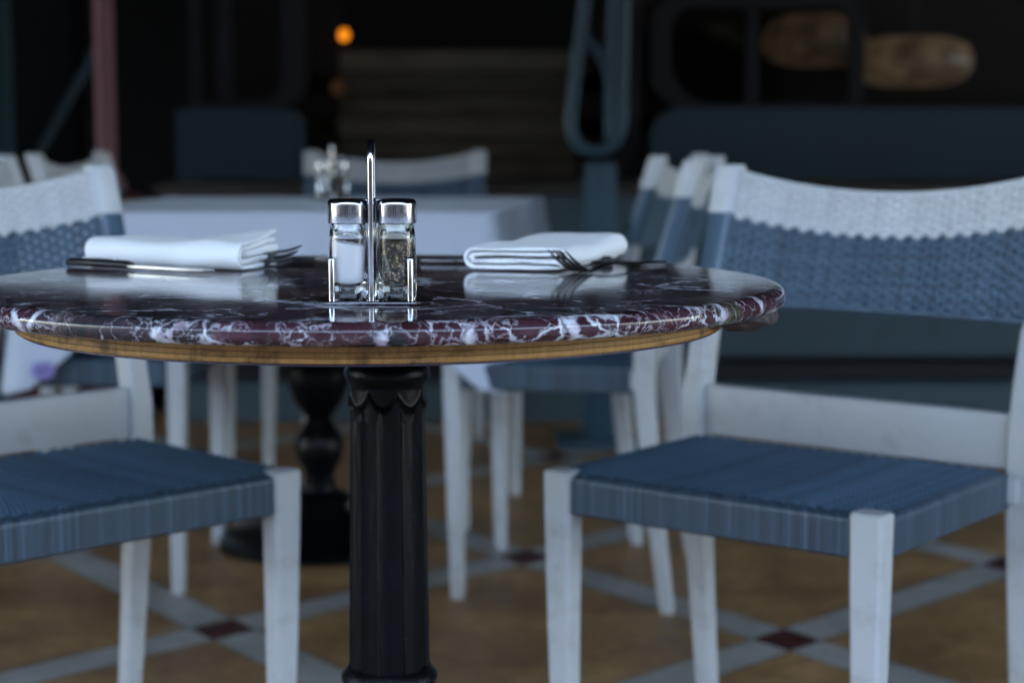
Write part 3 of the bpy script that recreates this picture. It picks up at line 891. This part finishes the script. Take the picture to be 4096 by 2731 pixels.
def make_shaker(name, loc, fill, glass, slope, label, grp):
    s = empty(name, loc)
    tag(s, label, 'shaker', grp)
    outer = [(0.0128, 0.0), (0.0152, 0.0006), (0.0162, 0.003), (0.0163, 0.012), (0.0162, 0.028), (0.0159, 0.042), (0.0153, 0.052), (0.0147, 0.0566), (0.0141, 0.0585), (0.0139, 0.0595), (0.0139, 0.0655)]
    inner = [(0.0118, 0.0655), (0.0119, 0.058), (0.0134, 0.0535), (0.0139, 0.048), (0.0137, 0.036), (0.0131, 0.022), (0.0124, 0.0145), (0.0112, 0.0118), (0.0080, 0.0107), (0.0001, 0.0105)]
    m = MB(); m.lathe(outer + inner, 72); m.build('glass_jar', glass, s, 50)
    rows = [(0.0001, 0.01075), (0.0078, 0.01095), (0.0109, 0.0120), (0.0121, 0.0147), (0.0128, 0.022), (0.0134, 0.036), (0.01355, 0.044)]
    m = MB(); rings = []
    for (r_, z_) in rows:
        rg = []
        for k in range(72):
            a = 2 * PI * k / 72
            zz = z_
            if z_ > 0.03:
                f = (z_ - 0.03) / 0.014
                zz = z_ + f * (slope * math.cos(a) * 0.0022 + 0.0007 * noise.noise(Vector((math.cos(a) * 5, math.sin(a) * 5, 1.0 + slope))) + 0.0004 * noise.noise(Vector((math.cos(a) * 19, math.sin(a) * 19, 4.0))))
            rg.append((r_ * math.cos(a), r_ * math.sin(a), zz))
        rings.append(rg)
    for sc in (0.9, 0.6, 0.3, 0.01):
        rings.append([(p[0] * sc, p[1] * sc, 0.0445 + (p[2] - 0.0445) * sc + 0.0005 * noise.noise(Vector((p[0] * 600 * sc, p[1] * 600 * sc, 0)))) for p in rings[6]])
    m.loft(rings); m.build('contents', fill, s, 70)
    cap = [(0.0158, 0.0603), (0.01635, 0.0606), (0.0164, 0.0625), (0.0164, 0.0755), (0.0161, 0.0775), (0.0152, 0.0789), (0.0138, 0.0796), (0.008, 0.0799), (0.0001, 0.0800)]
    under = [(0.0001, 0.0680), (0.0148, 0.0680), (0.0150, 0.0606)]
    m = MB(); m.lathe(under[::-1][::-1] + cap, 96); m.build('cap', M['chrome'], s, 40)
    m = MB()
    for k in range(7):
        a = 2 * PI * k / 6; rr_ = 0 if k == 6 else 0.0055
        m.lathe([(0.0008, 0.07985), (0.0008, 0.0802)], 10, (rr_ * math.cos(a), rr_ * math.sin(a), 0))
    m.build('pour_holes', M['charcoal'], s, 60)
    return s
cx_, cy_ = -0.1120, 1.4350
cr = make_cruet((cx_, cy_, TZ), 0.0)
tag(cr, 'steel cruet holder with upright loop handle on the marble table', 'cruet holder', 'cruet holders')
s1 = make_shaker('salt_shaker', (cx_ - 0.0188, cy_, TZ + 0.0033), M['salt'], M['glass'], -1.0, 'glass salt shaker with chrome cap in the holder on the marble table', 'salt shakers')
s2 = make_shaker('pepper_shaker', (cx_ + 0.0192, cy_, TZ + 0.0033), M['pepper'], M['glass_dusty'], 0.25, 'glass pepper shaker with chrome cap in the holder on the marble table', 'pepper shakers')

# ------------------------------------------------------------------ napkins
def napkin(name, A, wdir, width, length_dir, length, sheets, t, lift, label):
    """folded cloth: each sheet is a rounded (w, z) path given thickness t and swept along the length"""
    nl = 30
    ld = Vector(length_dir + (0,)).normalized(); wd = Vector(wdir + (0,)).normalized()
    A = Vector(A); verts, faces = [], []
    ztop = max(p[1] for sh in sheets for p in sh) + t / 2
    for si, path in enumerate(sheets):
        n_ = len(path); m_ = 2 * n_; off = len(verts)
        for s_ in range(nl + 1):
            u = s_ / nl
            up, dn = [], []
            for k in range(n_):
                p0, p1 = Vector(path[max(0, k - 1)]), Vector(path[min(n_ - 1, k + 1)])
                tt = (p1 - p0).normalized(); nn = Vector((-tt.y, tt.x)); p_ = Vector(path[k])
                e = t / 2 * (0.75 + 0.25 * min(1, 14 * min(u, 1 - u)))
                if min(k, n_ - 1 - k) < 1: e *= 0.6
                for lst, sg in ((up, 1), (dn, -1)):
                    q = p_ + nn * e * sg
                    wv, zv = q.x, max(0.0, q.y)
                    f = zv / ztop
                    wob = noise.noise(Vector((u * 4.2 + si, wv * 26, f * 1.5))) * 0.0034
                    sl_ = (0.004 * noise.noise(Vector((wv * 40, f * 4, si * 3.1)))) * (1 if u < 0.5 else -1) * abs(2 * u - 1)
                    P_ = A + ld * (u * length + sl_) + wd * (wv + wob * 0.8)
                    lst.append(Vector((P_.x, P_.y, A.z + max(0.0, zv + f * (lift(u, wv / width) + wob)))))
            verts += up + dn[::-1]
        for s_ in range(nl):
            for k in range(m_):
                j = (k + 1) % m_
                faces.append((off + s_ * m_ + k, off + s_ * m_ + j, off + (s_ + 1) * m_ + j, off + (s_ + 1) * m_ + k))
        for base in (off, off + nl * m_):
            for k in range(n_ - 1):
                faces.append((base + k, base + k + 1, base + m_ - 2 - k, base + m_ - 1 - k))
    me = mesh_from(name, verts, faces); fix_normals(me)
    o = link(name, me, M['napkin'], None, 75)
    sb = o.modifiers.new('soft', 'SUBSURF'); sb.levels = 1; sb.render_levels = 1
    tag(o, label, 'napkin', 'folded white napkins')
    return o
def ufold(w, zlo, zhi, xi):
    """one sheet folded round the front edge: bottom arm, round fold, top arm"""
    r = (zhi - zlo) / 2
    pts = [(w - (w - xi - r) * q / 14, zlo) for q in range(15)]
    pts += [(xi + r - r * math.sin(R(a)), zlo + r - r * math.cos(R(a))) for a in range(20, 180, 20)]
    pts += [(xi + r + (w - xi - r) * q / 14, zhi) for q in range(15)]
    return pts
def roll(w, h, t, turns=2):
    """flattened roll"""
    pts = []
    for k in range(turns):
        d = t * 1.12 * k; x0_, x1_ = d + 0.0005, w - d; zlo, zhi = t / 2 + d, h - t / 2 - d; r = (zhi - zlo) / 2
        pts += [(x1_ - r - (x1_ - x0_ - 2 * r) * q / 12, zlo) for q in range(13)]
        pts += [(x0_ + r - r * math.sin(R(a)), zlo + r - r * math.cos(R(a))) for a in range(20, 180, 20)]
        pts += [(x0_ + r + (x1_ - x0_ - 2 * r) * q / 12, zhi) for q in range(13)]
        r2 = r - t * 0.56
        if k < turns - 1: pts += [(x1_ - r + r * math.sin(R(a)), zhi - r + r * math.cos(R(a)) + t * 0.56 * a / 180 * 1.0) for a in range(20, 180, 20)]
    return pts
# left one: end face towards the right, its far fold lifting
T_ = 0.0052
lw = lambda u, w: 0.011 * max(0, (0.5 - u) / 0.5) ** 1.4 * max(0, w) ** 1.3 - 0.002 * math.sin(PI * min(1, u)) - 0.005 * max(0, u - 0.5)
napkin('napkin', (-0.268, 1.755, TZ + 0.0006), (0.33, 0.94), 0.088, (-0.855, 0.50), 0.205,
       [ufold(0.088, T_ / 2, 0.0265, 0.002), ufold(0.084, T_ * 1.62, 0.0265 - T_ * 1.15, 0.0085), ufold(0.087, T_ * 2.55, 0.0265 - T_ * 2.1, 0.022)], T_, lw,
       'long folded napkin at left with its layered end lifted, over the black knife')
lw2 = lambda u, w: 0.001 * math.sin(PI * w) + 0.007 * max(0, (u - 0.30)) * (0.2 + 0.8 * w)
napkin('napkin', (-0.048, 1.778, TZ + 0.0006), (0.955, -0.235), 0.100, (0.36, 0.93), 0.200,
       [roll(0.104, 0.0240, 0.0052, 2)], 0.0049, lw2,
       'flat folded napkin right of the pepper, a fork leaning at its corner')

# ------------------------------------------------------------------ cutlery
def fork(loc, rz, tilt, label, roll_=0.0):
    e = empty('fork', loc, rz)
    # +x towards the tines, origin at the root of the tines
    m = MB(); rr = []
    for (x, w_, z, t_) in ((-0.145, 0.008, 0.0015, 0.002), (-0.142, 0.012, 0.0018, 0.0022), (-0.10, 0.0095, 0.003, 0.0024), (-0.05, 0.0062, 0.0055, 0.0026), (-0.025, 0.006, 0.0045, 0.0026), (-0.014, 0.012, 0.0025, 0.002), (-0.004, 0.021, 0.0012, 0.0018), (0.004, 0.0235, 0.0012, 0.0016)):
        rr.append([(x, -w_ / 2, z), (x, -w_ / 2 * 0.7, z + t_ * 0.6), (x, w_ / 2 * 0.7, z + t_ * 0.6), (x, w_ / 2, z), (x, w_ / 2 * 0.7, z - t_ * 0.3), (x, -w_ / 2 * 0.7, z - t_ * 0.3)])
    m.loft(rr); m.build('handle', M['dark_steel'], e, 50)
    for k in range(4):
        y = -0.0097 + 0.00647 * k
        pts = [(0.003 + 0.046 * q / 10, y * (1 + 0.03 * q / 10), 0.0014 + tilt * (q / 10) ** 1.5) for q in range(11)]
        MB().tube(pts, 0.0014, 8, rads=[0.0016] * 7 + [0.0014, 0.0012, 0.0009, 0.0005]).build('tine', M['dark_steel'], e, 60)
    e.rotation_euler = (roll_, 0, rz)
    tag(e, label, 'fork', 'forks')
    return e
fork((0.072, 1.752, TZ + 0.0006), math.atan2(-0.8, -0.6) , 0.0225, 'fork beside the right napkin, tines pointing up and left')
fork((-0.243, 1.812, TZ + 0.0085), math.atan2(-0.66, 0.75), 0.012, 'fork poking out from under the raised end of the left napkin', R(48))
def knife(loc, rz, label, hl=0.09, bl=0.11, hm=None):
    e = empty('table_knife', loc, rz)
    m = MB(); rr = []
    for (x, w_, t_) in ((0, 0.010, 0.006), (0.004, 0.015, 0.0085), (hl * 0.5, 0.0155, 0.0092), (hl - 0.006, 0.013, 0.0085), (hl, 0.0115, 0.007)):
        rr.append([(x, w_ / 2 * math.cos(R(a)), t_ / 2 + 0.0005 + t_ / 2 * math.sin(R(a))) for a in range(0, 360, 30)])
    m.loft(rr); h = m.build('handle', hm or M['black_plastic'], e, 60)
    for q in (0.25, 0.75):
        MB().lathe([(0.0022, 0.0088), (0.0018, 0.0102)], 12, (hl * q, 0, 0)).build('rivet', M['steel'], h, 60)
    m = MB()
    o_ = [(hl, -0.006), (hl + 0.01, -0.0085), (hl + bl * 0.75, -0.0085), (hl + bl * 0.93, -0.004), (hl + bl, 0.004), (hl + bl * 0.9, 0.0075), (hl, 0.0068)]
    m.loft([[(x, y, 0.0030) for x, y in o_], [(x, y, 0.0046) for x, y in o_]]); m.build('blade', M['steel'], e, 30)
    tag(e, label, 'knife', 'table knives')
    return e
knife((-0.4545, 1.838, TZ + 0.0003), math.atan2(-0.106, 0.155), 'knife with black handle lying in front of the left napkin')
knife((0.105, 1.860, TZ + 0.0001), math.atan2(0.012, -0.19), 'knife with its blade tip sticking out left of the right napkin')

# ------------------------------------------------------------------ cloth covered table behind
FX0, FY0 = -0.468, 3.76
ft = empty('square_table', (FX0, FY0, 0))
tag(ft, 'square cafe table on a turned black iron pedestal under a white cloth', 'table')
ang = R(-6)
rotm = Matrix.Rotation(math.atan2(0.0, 1), 4, 'Z')
MB().box((0, 0, 0.703), (0.86, 0.86, 0.03), 0.006).build('tabletop', M['ply'], ft)
m = MB()
m.lathe([(0.12, 0.0), (0.215, 0.004), (0.215, 0.018), (0.17, 0.040), (0.10, 0.058), (0.062, 0.072), (0.055, 0.085), (0.066, 0.093), (0.068, 0.104), (0.055, 0.112), (0.034, 0.120), (0.030, 0.150), (0.036, 0.165), (0.046, 0.185), (0.052, 0.210), (0.046, 0.235), (0.034, 0.252), (0.027, 0.270),
         (0.036, 0.285), (0.054, 0.31), (0.066, 0.345), (0.068, 0.375), (0.058, 0.405), (0.036, 0.43), (0.028, 0.45), (0.036, 0.465), (0.028, 0.48), (0.026, 0.66), (0.12, 0.672), (0.13, 0.687)], 64, (0.06, -0.01, 0))
m.build('pedestal', M['cast_iron'], ft, 50)
# draped cloth
def drape():
    hx, hy = 0.434, 0.425
    crn = 0.02; per = []
    for (sx, sy, a0) in ((1, -1, -90), (1, 1, 0), (-1, 1, 90), (-1, -1, 180)):
        cx, cy = sx * (hx - crn), sy * (hy - crn)
        for q in range(7):
            a = R(a0 + 15 * q)
            per.append((Vector((cx + crn * math.cos(a), cy + crn * math.sin(a))), Vector((math.cos(a), math.sin(a)))))
    # edge subdivision
    pts = []
    for k in range(len(per)):
        p0, n0 = per[k]; p1, n1 = per[(k + 1) % len(per)]
        seg = 28 if (p1 - p0).length > 0.2 else 1
        for q in range(seg):
            t = q / seg
            pts.append((p0.lerp(p1, t), n0.lerp(n1, t).normalized()))
    nrm = len(pts)
    verts, faces = [], []
    rows = 22; ov = 0.235
    for r_ in range(rows + 1):
        f = r_ / rows
        for k, (p_, n_) in enumerate(pts):
            dx, dy = hx - abs(p_.x), hy - abs(p_.y)
            dc = max(dx, dy)                       # distance from the nearest corner along the edge
            Ln_ = ov + 0.115 * math.exp(-(dc / 0.075) ** 1.2) if True else ov
            Ln_ = max(ov, min(ov * 1.44, ov * 1.44 - dc * 0.9)) 
            wav = 0.010 * math.sin(p_.x * 21 + p_.y * 17 + 1.0) * f + 0.006 * math.sin(p_.x * 47 - p_.y * 39) * f
            flare = 0.010 + 0.030 * math.exp(-(dc / 0.10) ** 2) * f + 0.014 * f + wav
            if r_ == 0: q_ = (p_.x, p_.y, 0.7215)
            else:
                q_ = (p_.x + n_.x * flare * min(1, f * 3), p_.y + n_.y * flare * min(1, f * 3), 0.7215 - 0.001 - Ln_ * f)
            verts.append(q_)
    for r_ in range(rows):
        for k in range(nrm):
            j = (k + 1) % nrm
            faces.append((r_ * nrm + k, r_ * nrm + j, (r_ + 1) * nrm + j, (r_ + 1) * nrm + k))
    prev = list(range(nrm))
    for sc in (0.97, 0.85, 0.6, 0.3):
        b0 = len(verts)
        for (p_, n_) in pts: verts.append((p_.x * sc, p_.y * sc, 0.7220 + 0.0008 * noise.noise(Vector((p_.x * 8 * sc, p_.y * 8 * sc, 0)))))
        cur = list(range(b0, b0 + nrm))
        for k in range(nrm):
            j = (k + 1) % nrm; faces.append((prev[k], prev[j], cur[j], cur[k]))
        prev = cur
    verts.append((0, 0, 0.722)); c_ = len(verts) - 1
    for k in range(nrm): faces.append((prev[k], prev[(k + 1) % nrm], c_))
    me = mesh_from('tablecloth', verts, faces); fix_normals(me)
    return me
me = drape()
# skew the cloth a little, as it lies on the table
for v in me.vertices:
    v.co.x += 0.13 * (v.co.y + 0.425)
tc = link('tablecloth', me, M['cloth'], None, 60); tc.location = (FX0, FY0 - 0.02, 0)
sd = tc.modifiers.new('thick', 'SOLIDIFY'); sd.thickness = 0.0012; sd.offset = 1
tag(tc, 'white tablecloth with hanging corners over the table behind', 'tablecloth')
m = MB()
for k in range(9):
    a = 2 * PI * k / 9
    m.lathe([(0.003, 0.0), (0.011, 0.003), (0.012, 0.006), (0.004, 0.009)], 12, (0.013 * math.cos(a), 0, 0.013 * math.sin(a)))
lil = m.build('lilac_motif', M['lilac'], tc, 60); lil.location = (-0.395, -0.468, 0.430)

c2 = copy_tree(cr); c2.location = (-0.402, 4.02, 0.7228); c2.rotation_euler = (0, 0, R(14)); tag(c2, 'blurred steel cruet holder standing on the white tablecloth', 'cruet holder', 'cruet holders')
def rot14(dx): return (-0.402 + dx * math.cos(R(14)), 4.02 + dx * math.sin(R(14)), 0.7228 + 0.0033)
q = copy_tree(s1); q.location = rot14(-0.0188); tag(q, 'blurred salt shaker in the holder on the white tablecloth', 'shaker', 'salt shakers')
q = copy_tree(s2); q.location = rot14(0.0192); tag(q, 'blurred pepper shaker in the holder on the white tablecloth', 'shaker', 'pepper shakers')

# ------------------------------------------------------------------ camera
cam = bpy.data.cameras.new('camera'); co_ = bpy.data.objects.new('camera', cam); col.objects.link(co_)
co_.location = (0, 0, H)
pitch = math.atan((784 - 313) / 4120)
co_.rotation_euler = (PI / 2 - pitch, 0, 0)
cam.sensor_width = 36; cam.lens = 4120 / 2352 * 36
cam.clip_start = 0.05; cam.clip_end = 500
cam.dof.use_dof = True; cam.dof.focus_distance = 1.46; cam.dof.aperture_fstop = 4.6; cam.dof.aperture_blades = 9
scn.camera = co_

# ------------------------------------------------------------------ light
SUN_EL, SUN_AZ = R(36), R(-12)          # high sun behind the building
wd = bpy.data.worlds.new('World'); scn.world = wd; wd.use_nodes = True
nt = wd.node_tree; bg = nt.nodes['Background']
sky = nt.nodes.new('ShaderNodeTexSky'); sky.sky_type = 'NISHITA'; sky.sun_disc = False
sky.sun_elevation = SUN_EL; sky.sun_rotation = SUN_AZ; sky.air_density = 1.0; sky.dust_density = 1.5
hz = nt.nodes.new('ShaderNodeHueSaturation'); hz.inputs['Saturation'].default_value = 0.84      # thin bright haze
nt.links.new(sky.outputs[0], hz.inputs['Color']); nt.links.new(hz.outputs[0], bg.inputs[0]); bg.inputs[1].default_value = 0.12
sl = bpy.data.lights.new('sun', 'SUN'); sl.energy = 2.0; sl.angle = R(0.5); sl.color = (1.0, 0.94, 0.86)
so = bpy.data.objects.new('sun', sl); col.objects.link(so)
d = Vector((math.sin(SUN_AZ) * math.cos(SUN_EL), math.cos(SUN_AZ) * math.cos(SUN_EL), math.sin(SUN_EL)))
so.rotation_euler = d.to_track_quat('Z', 'Y').to_euler()

scn.view_settings.view_transform = 'Standard'; scn.view_settings.look = 'None'
scn.view_settings.exposure = 4.2; scn.view_settings.gamma = 1.0
scn.render.engine = 'CYCLES'
cy = scn.cycles
cy.use_denoising = True
cy.max_bounces = 14; cy.transmission_bounces = 12; cy.glossy_bounces = 6; cy.diffuse_bounces = 4
cy.sample_clamp_indirect = 6
